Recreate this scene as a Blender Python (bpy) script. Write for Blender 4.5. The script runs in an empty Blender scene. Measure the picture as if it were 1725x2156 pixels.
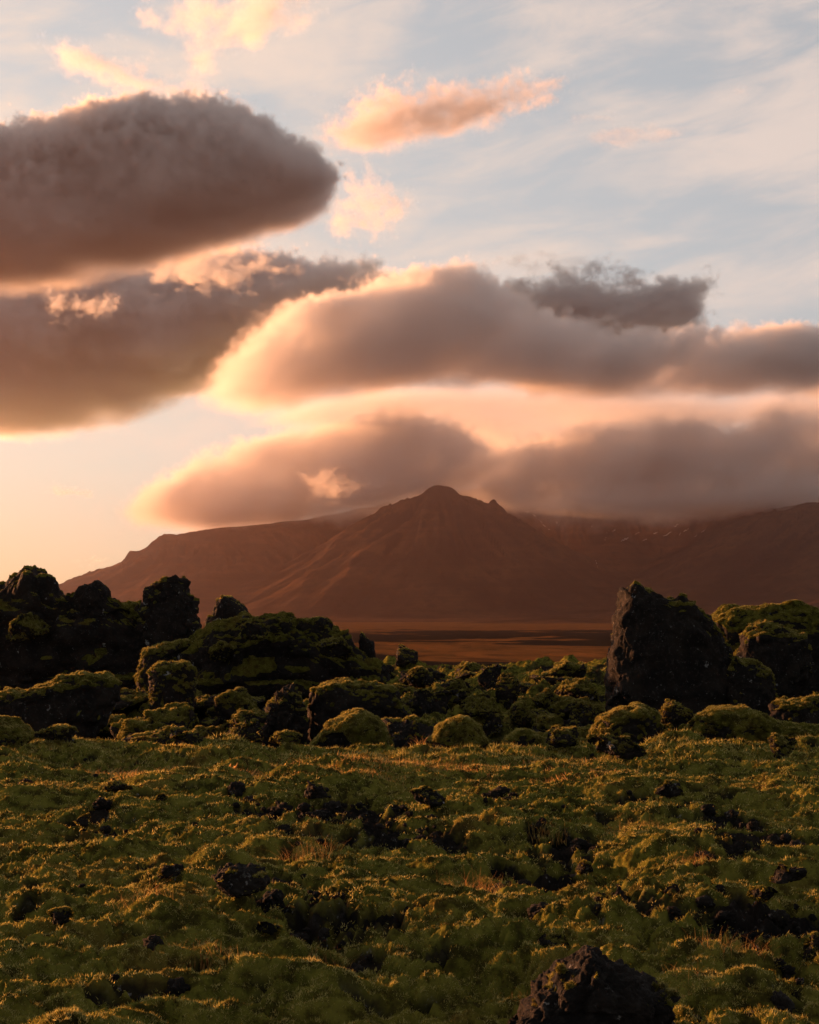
import bpy, bmesh, math, time, random
import numpy as np
from mathutils import Vector

T0 = time.time()
QUALITY = 1.0
scene = bpy.context.scene
COL = scene.collection
rng = np.random.default_rng(7)

# ------------------------------------------------------------------ frame
# lens geometry: a picture plane F units away, horizon line at HY
F, CX, HY, CAMZ = 2994.0, 862.5, 1312.0, 1.6


def world_at(px, py, y):
    """Real-world X, Z of a sight line at distance y (metres)."""
    return (px - CX) / F * y, CAMZ + (HY - py) / F * y


SUN_AZ, SUN_EL = math.radians(-55), math.radians(5.6)
SUN_DIR = Vector((math.sin(SUN_AZ) * math.cos(SUN_EL), math.cos(SUN_AZ) * math.cos(SUN_EL), math.sin(SUN_EL)))

# ------------------------------------------------------------------ helpers


def tag(o, label=None, cat=None, group=None, kind=None):
    if label: o['label'] = label
    if cat: o['category'] = cat
    if group: o['group'] = group
    if kind: o['kind'] = kind
    return o


def make_mesh(name, verts, faces, material=None, parent=None, smooth=True, attrs=None):
    """verts (n,3) array, faces (m,3) or (m,4) array -> one linked mesh object"""
    verts = np.asarray(verts, np.float32); faces = np.asarray(faces, np.int32)
    me = bpy.data.meshes.new(name)
    k = faces.shape[1]
    me.vertices.add(len(verts)); me.vertices.foreach_set('co', verts.ravel())
    me.loops.add(faces.size); me.loops.foreach_set('vertex_index', faces.ravel())
    me.polygons.add(len(faces))
    me.polygons.foreach_set('loop_start', np.arange(0, faces.size, k, dtype=np.int32))
    me.update(calc_edges=True)
    if smooth:
        me.polygons.foreach_set('use_smooth', np.ones(len(faces), bool))
    for an, av in (attrs or {}).items():
        a = me.attributes.new(an, 'FLOAT', 'POINT'); a.data.foreach_set('value', np.asarray(av, np.float32).ravel())
    if material: me.materials.append(material)
    o = bpy.data.objects.new(name, me); COL.objects.link(o)
    if parent: o.parent = parent
    return o


# ---- gradient noise on arrays
_perm = rng.permutation(4096).astype(np.int64)
_perm = np.concatenate([_perm, _perm])
_g = rng.normal(size=(4096, 3)).astype(np.float32); _g /= np.linalg.norm(_g, axis=1, keepdims=True)


def perlin(p):
    """p (n,3) -> (n,) gradient noise about -0.7..0.7"""
    p = np.asarray(p, np.float32)
    i = np.floor(p).astype(np.int64); f = p - i; i &= 2047
    u = f * f * f * (f * (f * 6 - 15) + 10)
    out = 0
    for dx in (0, 1):
        hx = _perm[i[:, 0] + dx]; wx = u[:, 0] if dx else 1 - u[:, 0]
        for dy in (0, 1):
            hy = _perm[(hx + i[:, 1] + dy) & 4095]; wy = u[:, 1] if dy else 1 - u[:, 1]
            for dz in (0, 1):
                h = _perm[(hy + i[:, 2] + dz) & 4095]; wz = u[:, 2] if dz else 1 - u[:, 2]
                g = _g[h]
                out = out + wx * wy * wz * (g[:, 0] * (f[:, 0] - dx) + g[:, 1] * (f[:, 1] - dy) + g[:, 2] * (f[:, 2] - dz))
    return out


def fbm(p, octaves=4, gain=0.5, lac=2.03, billow=False, ridged=False):
    p = np.asarray(p, np.float32); a = 1.0; s = 0; n = 0
    for k in range(octaves):
        v = perlin(p)
        if billow: v = np.abs(v) * 2 - 0.5
        if ridged: v = 0.6 - np.abs(v) * 2
        s = s + a * v; n += a
        a *= gain; p = p * lac + np.float32(17.3)
    return s / n


def sstep(a, b, x):
    t = np.clip((x - a) / (b - a), 0, 1)
    return t * t * (3 - 2 * t)


def new_mat(name):
    m = bpy.data.materials.new(name); m.use_nodes = True
    t = m.node_tree; t.nodes.clear()
    out = t.nodes.new('ShaderNodeOutputMaterial')
    return m, t, out


class NT:
    """tiny node-building shorthand"""
    def __init__(self, tree): self.t = tree

    def n(self, kind, **kw):
        nd = self.t.nodes.new(kind)
        for k, v in kw.items():
            if hasattr(nd, k): setattr(nd, k, v)
            else: nd.inputs[k.replace('_', ' ')].default_value = v
        return nd

    def link(self, a, b): self.t.links.new(a, b)

    def val(self, sock, v):
        if isinstance(v, bpy.types.NodeSocket): self.link(v, sock)
        else: sock.default_value = v

    def math(self, op, a, b=0.0, c=0.0, clamp=False):
        nd = self.t.nodes.new('ShaderNodeMath'); nd.operation = op; nd.use_clamp = clamp
        for s, v in zip(nd.inputs, (a, b, c)): self.val(s, v)
        return nd.outputs[0]

    def mix(self, f, a, b, mode='MIX'):
        nd = self.t.nodes.new('ShaderNodeMix'); nd.data_type = 'RGBA'; nd.blend_type = mode
        self.val(nd.inputs[0], f)
        for s, v in ((nd.inputs[6], a), (nd.inputs[7], b)):
            self.val(s, v if isinstance(v, bpy.types.NodeSocket) or len(v) == 4 else (*v, 1))
        return nd.outputs[2]

    def noise(self, vec, scale, detail=4, rough=0.55, dist=0.0):
        nd = self.t.nodes.new('ShaderNodeTexNoise')
        nd.inputs['Scale'].default_value = scale; nd.inputs['Detail'].default_value = detail
        nd.inputs['Roughness'].default_value = rough; nd.inputs['Distortion'].default_value = dist
        if vec is not None: self.link(vec, nd.inputs['Vector'])
        return nd.outputs['Fac']

    def ramp(self, f, a, b):
        nd = self.t.nodes.new('ShaderNodeMapRange'); nd.interpolation_type = 'SMOOTHSTEP'
        self.val(nd.inputs[0], f); nd.inputs[1].default_value = a; nd.inputs[2].default_value = b
        return nd.outputs[0]

    def vmul(self, v, m):
        nd = self.t.nodes.new('ShaderNodeVectorMath'); nd.operation = 'MULTIPLY'
        self.link(v, nd.inputs[0]); nd.inputs[1].default_value = m
        return nd.outputs[0]


# ------------------------------------------------------------------ camera, sun, sky
cam = bpy.data.cameras.new('camera'); cam.lens = 50; cam.sensor_fit = 'VERTICAL'
cam.sensor_height = 36; cam.sensor_width = 28.8
cam.shift_y = (HY - 1078) / 2156; cam.clip_start = 0.1; cam.clip_end = 200000
cam_o = bpy.data.objects.new('camera', cam); COL.objects.link(cam_o)
cam_o.location = (0, 0, CAMZ); cam_o.rotation_euler = (math.pi / 2, 0, 0)
scene.camera = cam_o

sun = bpy.data.lights.new('sun', 'SUN'); sun.energy = 5.0; sun.angle = math.radians(0.6); sun.color = (1.0, 0.39, 0.14)
sun_o = bpy.data.objects.new('sun', sun); COL.objects.link(sun_o)
sun_o.rotation_euler = SUN_DIR.to_track_quat('Z', 'Y').to_euler()

world = bpy.data.worlds.new('World'); scene.world = world; world.use_nodes = True
t = world.node_tree; W = NT(t)
bg = t.nodes['Background']
sky = W.n('ShaderNodeTexSky'); sky.sky_type = 'NISHITA'; sky.sun_disc = False
sky.sun_elevation = SUN_EL; sky.sun_rotation = SUN_AZ
sky.air_density = 1.0; sky.dust_density = 1.6; sky.ozone_density = 2.2
tc = W.n('ShaderNodeTexCoord')
sep = W.n('ShaderNodeSeparateXYZ'); W.link(tc.outputs['Generated'], sep.inputs[0])
dx, dy, dz = sep.outputs
# compress the sky's range a little (hazy, veiled evening air)
gm = W.n('ShaderNodeGamma'); W.link(sky.outputs[0], gm.inputs[0]); gm.inputs[1].default_value = 0.62
hs = W.n('ShaderNodeHueSaturation'); W.link(gm.outputs[0], hs.inputs['Color'])
hs.inputs['Saturation'].default_value = 0.28; hs.inputs['Value'].default_value = 1.42
az = W.math('ARCTAN2', dx, dy)
el = W.math('ARCSINE', dz)
# pale glow of the evening horizon on the sun's side
ga = W.math('DIVIDE', W.math('ADD', az, 0.42), 0.42)
glow = W.math('EXPONENT', W.math('MULTIPLY', W.math('MULTIPLY', ga, ga), -1.0))
glow = W.math('MULTIPLY', glow, W.math('EXPONENT', W.math('DIVIDE', el, -0.16)))
gcol = W.mix(W.ramp(el, 0.0, 0.14), (3.9, 2.35, 0.80), (3.9, 3.0, 1.75))
skycol = W.mix(W.math('MULTIPLY', glow, 0.95, clamp=True), hs.outputs[0], gcol)
# thin high cirrus, laid out by azimuth / elevation of the sky direction
cv = W.n('ShaderNodeCombineXYZ')
ax = W.math('ADD', W.math('MULTIPLY', az, 1.0), W.math('MULTIPLY', el, 0.35))
ay = W.math('SUBTRACT', W.math('MULTIPLY', el, 3.6), W.math('MULTIPLY', az, 0.6))
W.link(ax, cv.inputs[0]); W.link(ay, cv.inputs[1])
c1 = W.noise(cv.outputs[0], 3.2, 8, 0.58, 0.6)
c2 = W.noise(cv.outputs[0], 11.0, 7, 0.6, 0.8)
band = W.math('ADD', W.math('MULTIPLY', c1, 0.68), W.math('MULTIPLY', c2, 0.32))
cir = W.ramp(band, 0.40, 0.62)
cir = W.math('MULTIPLY', cir, W.ramp(el, 0.06, 0.16))
warm = W.ramp(az, 0.5, -0.5)
ccol = W.mix(warm, (3.4, 2.75, 2.4), (4.3, 3.15, 2.35))
skyc = W.mix(W.math('MULTIPLY', cir, 0.68), skycol, ccol)
# sky dimmed overhead and behind the viewer, added to cut the fill light
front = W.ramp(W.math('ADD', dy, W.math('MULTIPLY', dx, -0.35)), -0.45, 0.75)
back_dim = W.math('MULTIPLY', W.math('ADD', W.math('MULTIPLY', front, 0.38), 0.62), W.math('SUBTRACT', 1.0, W.math('MULTIPLY', W.ramp(dz, 0.45, 0.85), 0.6)))
dk = W.n('ShaderNodeVectorMath'); dk.operation = 'SCALE'; W.link(skyc, dk.inputs[0]); W.link(back_dim, dk.inputs['Scale'])
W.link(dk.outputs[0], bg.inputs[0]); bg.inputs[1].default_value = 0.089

scene.view_settings.view_transform = 'Standard'; scene.view_settings.look = 'None'
scene.view_settings.exposure = 1.55; scene.view_settings.gamma = 1.0
scene.view_settings.use_curve_mapping = False
cy = scene.cycles
cy.use_denoising = True; cy.sample_clamp_indirect = 4.0
cy.max_bounces = 12; cy.diffuse_bounces = 2; cy.glossy_bounces = 2; cy.transmission_bounces = 2
cy.transparent_max_bounces = 8; cy.volume_bounces = 7
cy.volume_step_rate = 1.5
cy.use_adaptive_sampling = True; cy.adaptive_threshold = 0.01


# ------------------------------------------------------------------ clouds
def poly_sd(px, pz, poly):
    """signed distance (positive inside) of points to a closed polygon"""
    d = np.full(px.shape, 1e18); inside = np.zeros(px.shape, bool)
    n = len(poly)
    for i in range(n):
        ax_, az_ = poly[i]; bx_, bz_ = poly[(i + 1) % n]
        ex, ez = bx_ - ax_, bz_ - az_
        h = np.clip(((px - ax_) * ex + (pz - az_) * ez) / (ex * ex + ez * ez + 1e-9), 0, 1)
        d = np.minimum(d, (px - ax_ - h * ex) ** 2 + (pz - az_ - h * ez) ** 2)
        c = ((az_ > pz) != (bz_ > pz)) & (px < (bx_ - ax_) * (pz - az_) / (bz_ - az_ + 1e-12) + ax_)
        inside ^= c
    d = np.sqrt(d)
    return np.where(inside, d, -d)


def smooth_poly(poly, it=2):
    p = np.asarray(poly, float)
    for _ in range(it):
        q = np.roll(p, -1, 0)
        p = np.stack([0.75 * p + 0.25 * q, 0.25 * p + 0.75 * q], 1).reshape(-1, 2)
    return p


def spec_noise(shape, vox, wmax, beta, stretch=(1, 1, 1), shear=0.0, seed=0):
    """periodic 3-D noise, unit std, wavelengths up to wmax metres, power falling with beta"""
    r = np.random.default_rng(seed)
    w = np.fft.rfftn(r.normal(size=shape).astype(np.float32))
    kx = np.fft.fftfreq(shape[0], vox)[:, None, None]
    ky = np.fft.fftfreq(shape[1], vox)[None, :, None]
    kz = np.fft.rfftfreq(shape[2], vox)[None, None, :]
    kx, kz = kx + shear * kz, kz - shear * kx
    k = np.sqrt((kx * stretch[0]) ** 2 + (ky * stretch[1]) ** 2 + (kz * stretch[2]) ** 2)
    k0 = 1.0 / wmax
    a = 1.0 / (k0 * k0 + k * k) ** (beta / 2)
    a[0, 0, 0] = 0
    n = np.fft.irfftn(w * a, s=shape)
    return (n / n.std()).astype(np.float32)


def volume_object(name, lo, hi, dens, sigma, aniso, color):
    nx, ny, nz = dens.shape
    me = bpy.data.meshes.new(name); me.vertices.add(dens.size)
    a = me.attributes.new('d', 'FLOAT', 'POINT')
    a.data.foreach_set('value', np.ascontiguousarray(dens.transpose(2, 1, 0)).ravel().astype(np.float32))
    src = bpy.data.objects.new(name + '_grid', me)
    ng = bpy.data.node_groups.new(name, 'GeometryNodeTree')
    ng.interface.new_socket('Geometry', in_out='INPUT', socket_type='NodeSocketGeometry')
    ng.interface.new_socket('Geometry', in_out='OUTPUT', socket_type='NodeSocketGeometry')
    N = ng.nodes; L = ng.links
    oi = N.new('GeometryNodeObjectInfo'); oi.inputs['Object'].default_value = src
    v = N.new('GeometryNodeInputPosition').outputs[0]
    for op, c in (('SUBTRACT', lo), ('MULTIPLY', [(n - 1) / (h - l) for n, h, l in zip((nx, ny, nz), hi, lo)]),
                  ('ADD', (.5, .5, .5)), ('FLOOR', None)):
        vm = N.new('ShaderNodeVectorMath'); vm.operation = op; L.new(v, vm.inputs[0])
        if c is not None: vm.inputs[1].default_value = c
        v = vm.outputs[0]
    dt = N.new('ShaderNodeVectorMath'); dt.operation = 'DOT_PRODUCT'; L.new(v, dt.inputs[0])
    dt.inputs[1].default_value = (1, nx, nx * ny)
    na = N.new('GeometryNodeInputNamedAttribute'); na.data_type = 'FLOAT'; na.inputs[0].default_value = 'd'
    si = N.new('GeometryNodeSampleIndex'); si.data_type = 'FLOAT'; si.clamp = True
    L.new(oi.outputs['Geometry'], si.inputs['Geometry']); L.new(na.outputs[0], si.inputs['Value'])
    L.new(dt.outputs['Value'], si.inputs['Index'])
    vc = N.new('GeometryNodeVolumeCube'); L.new(si.outputs[0], vc.inputs['Density'])
    vc.inputs['Min'].default_value = lo; vc.inputs['Max'].default_value = hi
    for s, n in zip('XYZ', (nx, ny, nz)): vc.inputs['Resolution ' + s].default_value = n
    m, mt, out = new_mat(name)
    pv = mt.nodes.new('ShaderNodeVolumePrincipled'); mt.links.new(pv.outputs[0], out.inputs['Volume'])
    pv.inputs['Density'].default_value = sigma; pv.inputs['Anisotropy'].default_value = aniso
    pv.inputs['Color'].default_value = (*color, 1)
    sm = N.new('GeometryNodeSetMaterial'); L.new(vc.outputs[0], sm.inputs['Geometry']); sm.inputs['Material'].default_value = m
    go = N.new('NodeGroupOutput'); L.new(sm.outputs[0], go.inputs[0])
    vol = bpy.data.volumes.new(name); vol.materials.append(m)
    o = bpy.data.objects.new(name, vol); COL.objects.link(o)
    md = o.modifiers.new('density', 'NODES'); md.node_group = ng
    return o


CA, CB = (0.982, 0.976, 0.982), (0.965, 0.96, 0.968)   # single-scatter albedo


def cloud(label, poly, Y, depth, R, sigma=0.02, vox=12, amp=60, wmax=500, beta=2.6, stretch=(1, 1, 1), shear=0.0,
          edge_top=60, edge_bot=150, edge_left=None, aniso=0.5, seed=1, color=(0.98, 0.98, 0.98), fine=None, dens_noise=0.0, thin_base=1.0):
    sc_ = Y / F
    P = smooth_poly([world_at(x, y, Y) for x, y in poly])
    mrg = 2.0 * amp + 40
    x0, x1 = P[:, 0].min() - mrg, P[:, 0].max() + mrg
    z0, z1 = max(P[:, 1].min() - mrg, 60), P[:, 1].max() + mrg
    vox = vox / QUALITY
    nx, nz, ny = int((x1 - x0) / vox) + 1, int((z1 - z0) / vox) + 1, int(2 * (depth + mrg) / vox) + 1
    xs = x0 + np.arange(nx) * vox; zs = z0 + np.arange(nz) * vox; ys = Y - depth - mrg + np.arange(ny) * vox
    XX, ZZ = np.meshgrid(xs, zs, indexing='ij')
    d2 = poly_sd(XX, ZZ, P)
    ins = d2 > 0
    # height within the local column, 0 bottom .. 1 top (continued past the outline)
    top = np.where(ins.any(1), zs[nz - 1 - np.argmax(ins[:, ::-1], 1)], np.nan)
    bot = np.where(ins.any(1), zs[np.argmax(ins, 1)], np.nan)
    ok = ~np.isnan(top)
    top = np.interp(xs, xs[ok], top[ok]); bot = np.interp(xs, xs[ok], bot[ok])
    tt = sstep(0.1, 0.9, (ZZ - bot[:, None]) / np.maximum(top - bot, vox)[:, None])
    edge = edge_bot + (edge_top - edge_bot) * tt
    if edge_left:
        w = sstep(edge_left[1], edge_left[0], CX + XX / sc_)
        edge = edge + (edge_left[2] - edge) * w
    u = np.clip(1 - d2 / R, 0, None)
    n = spec_noise((nx, ny, nz), vox, wmax, beta, stretch, shear, seed)
    yy = (ys - Y) / depth
    s = R * (1 - np.sqrt(u[:, None, :] ** 2 + yy[None, :, None] ** 2)) + amp * n
    if fine:
        s += fine[0] * spec_noise((nx, ny, nz), vox, fine[1], fine[2], (1, 1, 1), 0, seed + 9) * (0.35 + 0.65 * tt[:, None, :])
    d = sstep(0, 1, s / edge[:, None, :]).astype(np.float32)
    d *= (thin_base + (1 - thin_base) * sstep(0.0, 0.75, (ZZ - bot[:, None]) / np.maximum(top - bot, vox)[:, None]))[:, None, :].astype(np.float32)
    if dens_noise:
        d *= np.clip(1 + dens_noise * spec_noise((nx, ny, nz), vox, wmax * .6, beta, stretch, shear, seed + 50), 0.05, None)
    d[0] = d[-1] = 0; d[:, 0] = d[:, -1] = 0; d[:, :, 0] = d[:, :, -1] = 0
    o = volume_object('cloud', (x0, ys[0], z0), (xs[-1], ys[-1], zs[-1]), d, sigma, aniso, color)
    tag(o, label, 'cloud', 'sunset clouds above the mountain')
    print('cloud', nx, ny, nz, round(time.time() - T0, 1))
    return o


# upper cap cloud
cloud('domed grey cloud cap with an orange left flank, second layer above the peak',
      [(395, 870), (440, 775), (520, 690), (640, 632), (760, 597), (870, 572), (965, 578), (1070, 612), (1180, 672), (1290, 712),
       (1400, 712), (1560, 692), (1700, 715), (1950, 740), (1950, 850), (1700, 855), (1500, 855), (1250, 850), (1000, 830), (800, 840), (650, 865), (500, 900)],
      6450, 400, 230, sigma=0.018, vox=10, amp=22, wmax=500, beta=2.8, stretch=(1.8, 1.2, 1), shear=0.55,
      edge_top=45, edge_bot=150, edge_left=(400, 700, 170), aniso=0.2, seed=11, fine=(18, 130, 1.9), color=CA, dens_noise=0.45)
# glowing mist between the two layers
cloud('thin glowing orange mist between the domed cap and the low cloud bank',
      [(430, 905), (600, 840), (800, 800), (1000, 790), (1250, 805), (1500, 825), (1950, 825), (1950, 900), (1500, 915), (1300, 935), (1150, 980), (1050, 1000), (960, 945),
       (800, 900), (600, 925)],
      7050, 230, 150, sigma=0.0075, vox=12, amp=18, wmax=500, beta=2.8, stretch=(2.5, 1.2, 1), edge_top=110, edge_bot=110, aniso=0.45, seed=17, color=(0.97, 0.95, 0.94))
# lower cap cloud
cloud('low mauve cloud bank wrapped around the mountain peak, fading orange at its left end',
      [(215, 1105), (320, 1018), (480, 948), (600, 885), (750, 852), (870, 852), (960, 890), (1060, 945), (1150, 915), (1250, 880), (1440, 872),
       (1560, 905), (1600, 862), (1725, 855), (1950, 850), (1950, 1060), (1650, 1066), (1450, 1104), (1150, 1100), (1000, 1076), (930, 1062),
       (800, 1112), (600, 1132), (450, 1128)],
      6640, 420, 135, sigma=0.016, vox=10, amp=20, wmax=500, beta=2.8, stretch=(1.6, 1.2, 1), shear=0.6,
      edge_top=100, edge_bot=150, edge_left=(230, 430, 150), aniso=0.1, seed=24, fine=(18, 140, 1.9), color=CA, dens_noise=0.45)
# soft mist spilling on to the slopes right of the peak
cloud('soft grey mist spilling down the slopes right of the peak',
      [(1010, 1062), (1100, 1030), (1300, 1000), (1700, 985), (1950, 985), (1950, 1085), (1700, 1088), (1560, 1100), (1400, 1112), (1200, 1104), (1080, 1092)],
      6250, 240, 130, sigma=0.008, vox=11, amp=34, wmax=400, beta=2.5, stretch=(1.6, 1.2, 1), shear=0.5,
      edge_top=150, edge_bot=170, aniso=0.2, seed=27, fine=(16, 130, 1.9), color=CA)
# upper left lens cloud
cloud('big dark lens-shaped cloud with a rounded nose, upper left',
      [(-330, 300), (0, 296), (100, 284), (200, 252), (300, 236), (430, 236), (520, 262), (600, 304), (680, 352), (715, 398), (695, 442),
       (610, 485), (440, 540), (270, 575), (100, 612), (-330, 650)],
      5200, 420, 190, sigma=0.055, vox=8, amp=9, wmax=400, beta=2.7, stretch=(2.0, 1.2, 1), shear=-0.35,
      edge_top=34, edge_bot=130, aniso=0.25, seed=31, fine=(15, 110, 1.9), color=CB, dens_noise=0.35, thin_base=0.35)
# thin bright crest on the lens cloud
cloud('thin cream crest of mist along the top of the big lens-shaped cloud',
      [(140, 262), (210, 232), (330, 208), (440, 212), (520, 235), (545, 262), (500, 275), (420, 255), (300, 250), (200, 262)],
      5500, 120, 70, sigma=0.009, vox=7, amp=24, wmax=160, beta=2.2, stretch=(1.5, 1, 1), edge_top=60, edge_bot=60, aniso=0.35, seed=35, fine=(12, 60, 1.9), color=CA)
# lower left dark cloud
cloud('wide dark brown cloud glowing orange underneath, lower left',
      [(-300, 545), (100, 552), (250, 560), (330, 562), (500, 556), (700, 546), (835, 560), (860, 600), (760, 700), (600, 760), (430, 830), (370, 842), (250, 885), (120, 918), (-300, 915)],
      14000, 1200, 560, sigma=0.011, vox=23, amp=50, wmax=1100, beta=2.7, stretch=(2.0, 1.2, 1), edge_top=110, edge_bot=280, aniso=0.4, seed=41, fine=(46, 330, 1.9), color=CB, dens_noise=0.35, thin_base=0.65)
# ragged scraps before the two dark clouds
cloud('ragged grey scrap of cloud between the two big dark clouds',
      [(300, 575), (380, 545), (470, 535), (520, 550), (580, 545), (640, 560), (560, 580), (440, 590)],
      9000, 160, 90, sigma=0.008, vox=11, amp=46, wmax=260, beta=2.2, stretch=(1.5, 1, 1), edge_top=90, edge_bot=90, aniso=0.3, seed=44, fine=(24, 120, 1.9), color=CA)
cloud('small pale twisted scrap of cloud in front of the wide brown cloud',
      [(95, 625), (115, 615), (140, 640), (230, 630), (260, 645), (190, 660), (140, 655), (120, 672), (110, 650)],
      8000, 110, 60, sigma=0.006, vox=8, amp=34, wmax=150, beta=2.2, edge_top=70, edge_bot=70, aniso=0.3, seed=45, fine=(16, 70, 1.9), color=CA)
# dark grey cloud behind the cap, right
cloud('small ragged slate grey cloud behind the domed cap',
      [(1040, 640), (1100, 606), (1250, 592), (1380, 590), (1430, 600), (1490, 600), (1450, 640), (1480, 670), (1420, 700), (1400, 720), (1250, 740), (1120, 720)],
      11000, 500, 240, sigma=0.012, vox=15, amp=66, wmax=500, beta=2.25, stretch=(1.7, 1, 1), edge_top=90, edge_bot=90, aniso=0.2, seed=52, fine=(36, 200, 1.9), color=(0.78, 0.79, 0.81))
# peach cloud, top centre
cloud('peach cloud with a dull mauve top, alone in the sky at top centre',
      [(650, 285), (720, 240), (800, 196), (960, 182), (1140, 182), (1190, 196), (1090, 236), (1000, 280), (850, 324), (720, 318)],
      7000, 240, 150, sigma=0.012, vox=9, amp=24, wmax=320, beta=2.35, stretch=(2.0, 1, 1), shear=0.3, edge_top=110, edge_bot=130, aniso=0.3, seed=61, fine=(30, 120, 1.8), color=(0.9, 0.88, 0.88), dens_noise=0.3)
# small lit puff in front of the bank
cloud('small glowing orange puff floating before the low cloud bank',
      [(632, 1004), (660, 990), (692, 985), (722, 1005), (765, 1008), (778, 1025), (735, 1040), (704, 1064), (676, 1052), (645, 1026)],
      5300, 70, 55, sigma=0.010, vox=3, amp=16, wmax=90, beta=2.1, edge_top=60, edge_bot=60, aniso=0.2, seed=72, fine=(12, 36, 1.8), color=(0.97, 0.95, 0.94))
# cream veil clouds, top left
cloud('tall cream cloud plume spreading to the top edge, upper left',
      [(300, 60), (380, 20), (470, -30), (600, -40), (660, 40), (600, 75), (500, 90), (440, 150), (470, 215), (400, 215), (380, 130), (390, 90)],
      9000, 160, 110, sigma=0.005, vox=11, amp=60, wmax=420, beta=2.2, stretch=(1.4, 1, 1), shear=0.5, edge_top=150, edge_bot=150, aniso=0.35, seed=81, fine=(30, 140, 1.8), color=(0.98, 0.97, 0.96))
cloud('slanting cream cloud streak pointing down to the lens-shaped cloud',
      [(110, 90), (180, 95), (260, 130), (340, 160), (390, 200), (330, 205), (240, 175), (150, 140)],
      9000, 130, 90, sigma=0.005, vox=11, amp=50, wmax=300, beta=2.2, stretch=(1.4, 1, 1), shear=-0.4, edge_top=130, edge_bot=130, aniso=0.35, seed=82, fine=(30, 140, 1.8), color=(0.98, 0.97, 0.96))
# puffs beside the nose
cloud('broken cream puffs just right of the lens cloud nose',
      [(710, 350), (760, 390), (770, 355), (790, 350), (790, 400), (850, 420), (860, 460), (780, 500), (700, 490), (700, 450), (740, 410)],
      9000, 120, 80, sigma=0.004, vox=10, amp=52, wmax=220, beta=2.1, edge_top=110, edge_bot=110, aniso=0.35, seed=84, fine=(26, 110, 1.8), color=(0.98, 0.97, 0.96))
# wisps low on the left and right
for i, (lb, pl, Y) in enumerate([('thin orange sliver of cloud in the bright gap at far left', [(88, 1032), (120, 1028), (192, 1038), (190, 1046), (140, 1046)], 12000),
                                 ('thin brown sliver of cloud just above the left mountain shoulder', [(148, 1180), (190, 1173), (236, 1177), (225, 1184), (180, 1186)], 13000),
                                 ('faint mauve wisp above the slate grey cloud', [(1030, 545), (1110, 520), (1240, 530), (1230, 565), (1130, 590), (1090, 570)], 9500),
                                 ('pale double puff in the blue at right', [(1215, 295), (1290, 262), (1380, 275), (1470, 268), (1440, 290), (1300, 302)], 9000),
                                 ('tiny pale cloud fleck at upper right', [(1516, 200), (1560, 196), (1562, 202), (1522, 205)], 9000),
                                 ('small pale streak between the peach cloud and the double puff', [(1200, 250), (1250, 243), (1306, 238), (1290, 248), (1230, 256)], 9000)]):
    cloud(lb, pl, Y, 60, 45, sigma=0.0035 if i > 1 else 0.008, vox=8, amp=26, wmax=200, beta=2.1, stretch=(2.0, 1, 1), edge_top=80, edge_bot=80, aniso=0.3, seed=90 + i,
          fine=(14, 80, 1.8), color=(0.9, 0.87, 0.86))

# ------------------------------------------------------------------ mountain
gx = np.arange(-3600, 3400, 10.0); gy = np.arange(2700, 8300, 13.0)
GX, GY = np.meshgrid(gx, gy, indexing='ij')
MX, MY = GX.ravel(), GY.ravel()
MP = np.stack([MX, MY, np.zeros_like(MX)], 1)
wx = MX + 34 * fbm(MP / 400 + 2, 4); wy = MY + 34 * fbm(MP / 500 + 12, 4)


def crest(lst):
    return np.array([(world_at(px, py, Y)[0], Y, world_at(px, py, Y)[1]) for px, py, Y in lst])


def ridge(pts, L, gul, seed, p=1.0, cliff=0.0, lin=0.25):
    """heights falling away from a crest line, with gullies running down its flanks"""
    best = np.full(MX.size, -1e9); bs_ = np.zeros(MX.size); bd = np.zeros(MX.size); bz = np.zeros(MX.size); acc = 0
    bestd = np.full(MX.size, 1e9)
    for i_, (a, b) in enumerate(zip(pts[:-1], pts[1:])):
        e = b[:2] - a[:2]; ln_ = np.hypot(*e)
        s = np.clip(((wx - a[0]) * e[0] + (wy - a[1]) * e[1]) / (e @ e), 0, 1)
        qx, qy = wx - a[0] - s * e[0], wy - a[1] - s * e[1]
        d = np.hypot(qx, qy); z = a[2] + s * (b[2] - a[2])
        LL = L if np.isscalar(L) else L[i_] + s * (L[i_ + 1] - L[i_])
        hgt = z * ((1 - lin) * np.exp(-(d / LL) ** p) + lin * np.clip(1 - d / (1.75 * LL), 0, 1) ** 1.15)
        m = hgt > best
        ang = np.arctan2(qx, -qy)
        best = np.where(m, hgt, best); bd = np.where(m, d, bd); bs_ = np.where(m, acc + s * ln_ + ang * 260, bs_); bz = np.where(m, z, bz)
        acc += ln_
    g = fbm(np.stack([bs_ / 130, bd / 900, np.full_like(bd, seed)], 1), 4, ridged=True) + 0.5 * fbm(np.stack([bs_ / 42, bd / 500, np.full_like(bd, seed + 3)], 1), 3, ridged=True)
    env = sstep(15, 220, bd) * np.clip(best / np.maximum(bz, 1), 0, 1)
    best = best + gul * env * (g - 0.30)
    # a cliff step below the crest
    if cliff:
        best = best - cliff * sstep(25, 60, bd + 20 * fbm(MP / 90, 3)) * env ** 0.3
    return best


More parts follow.
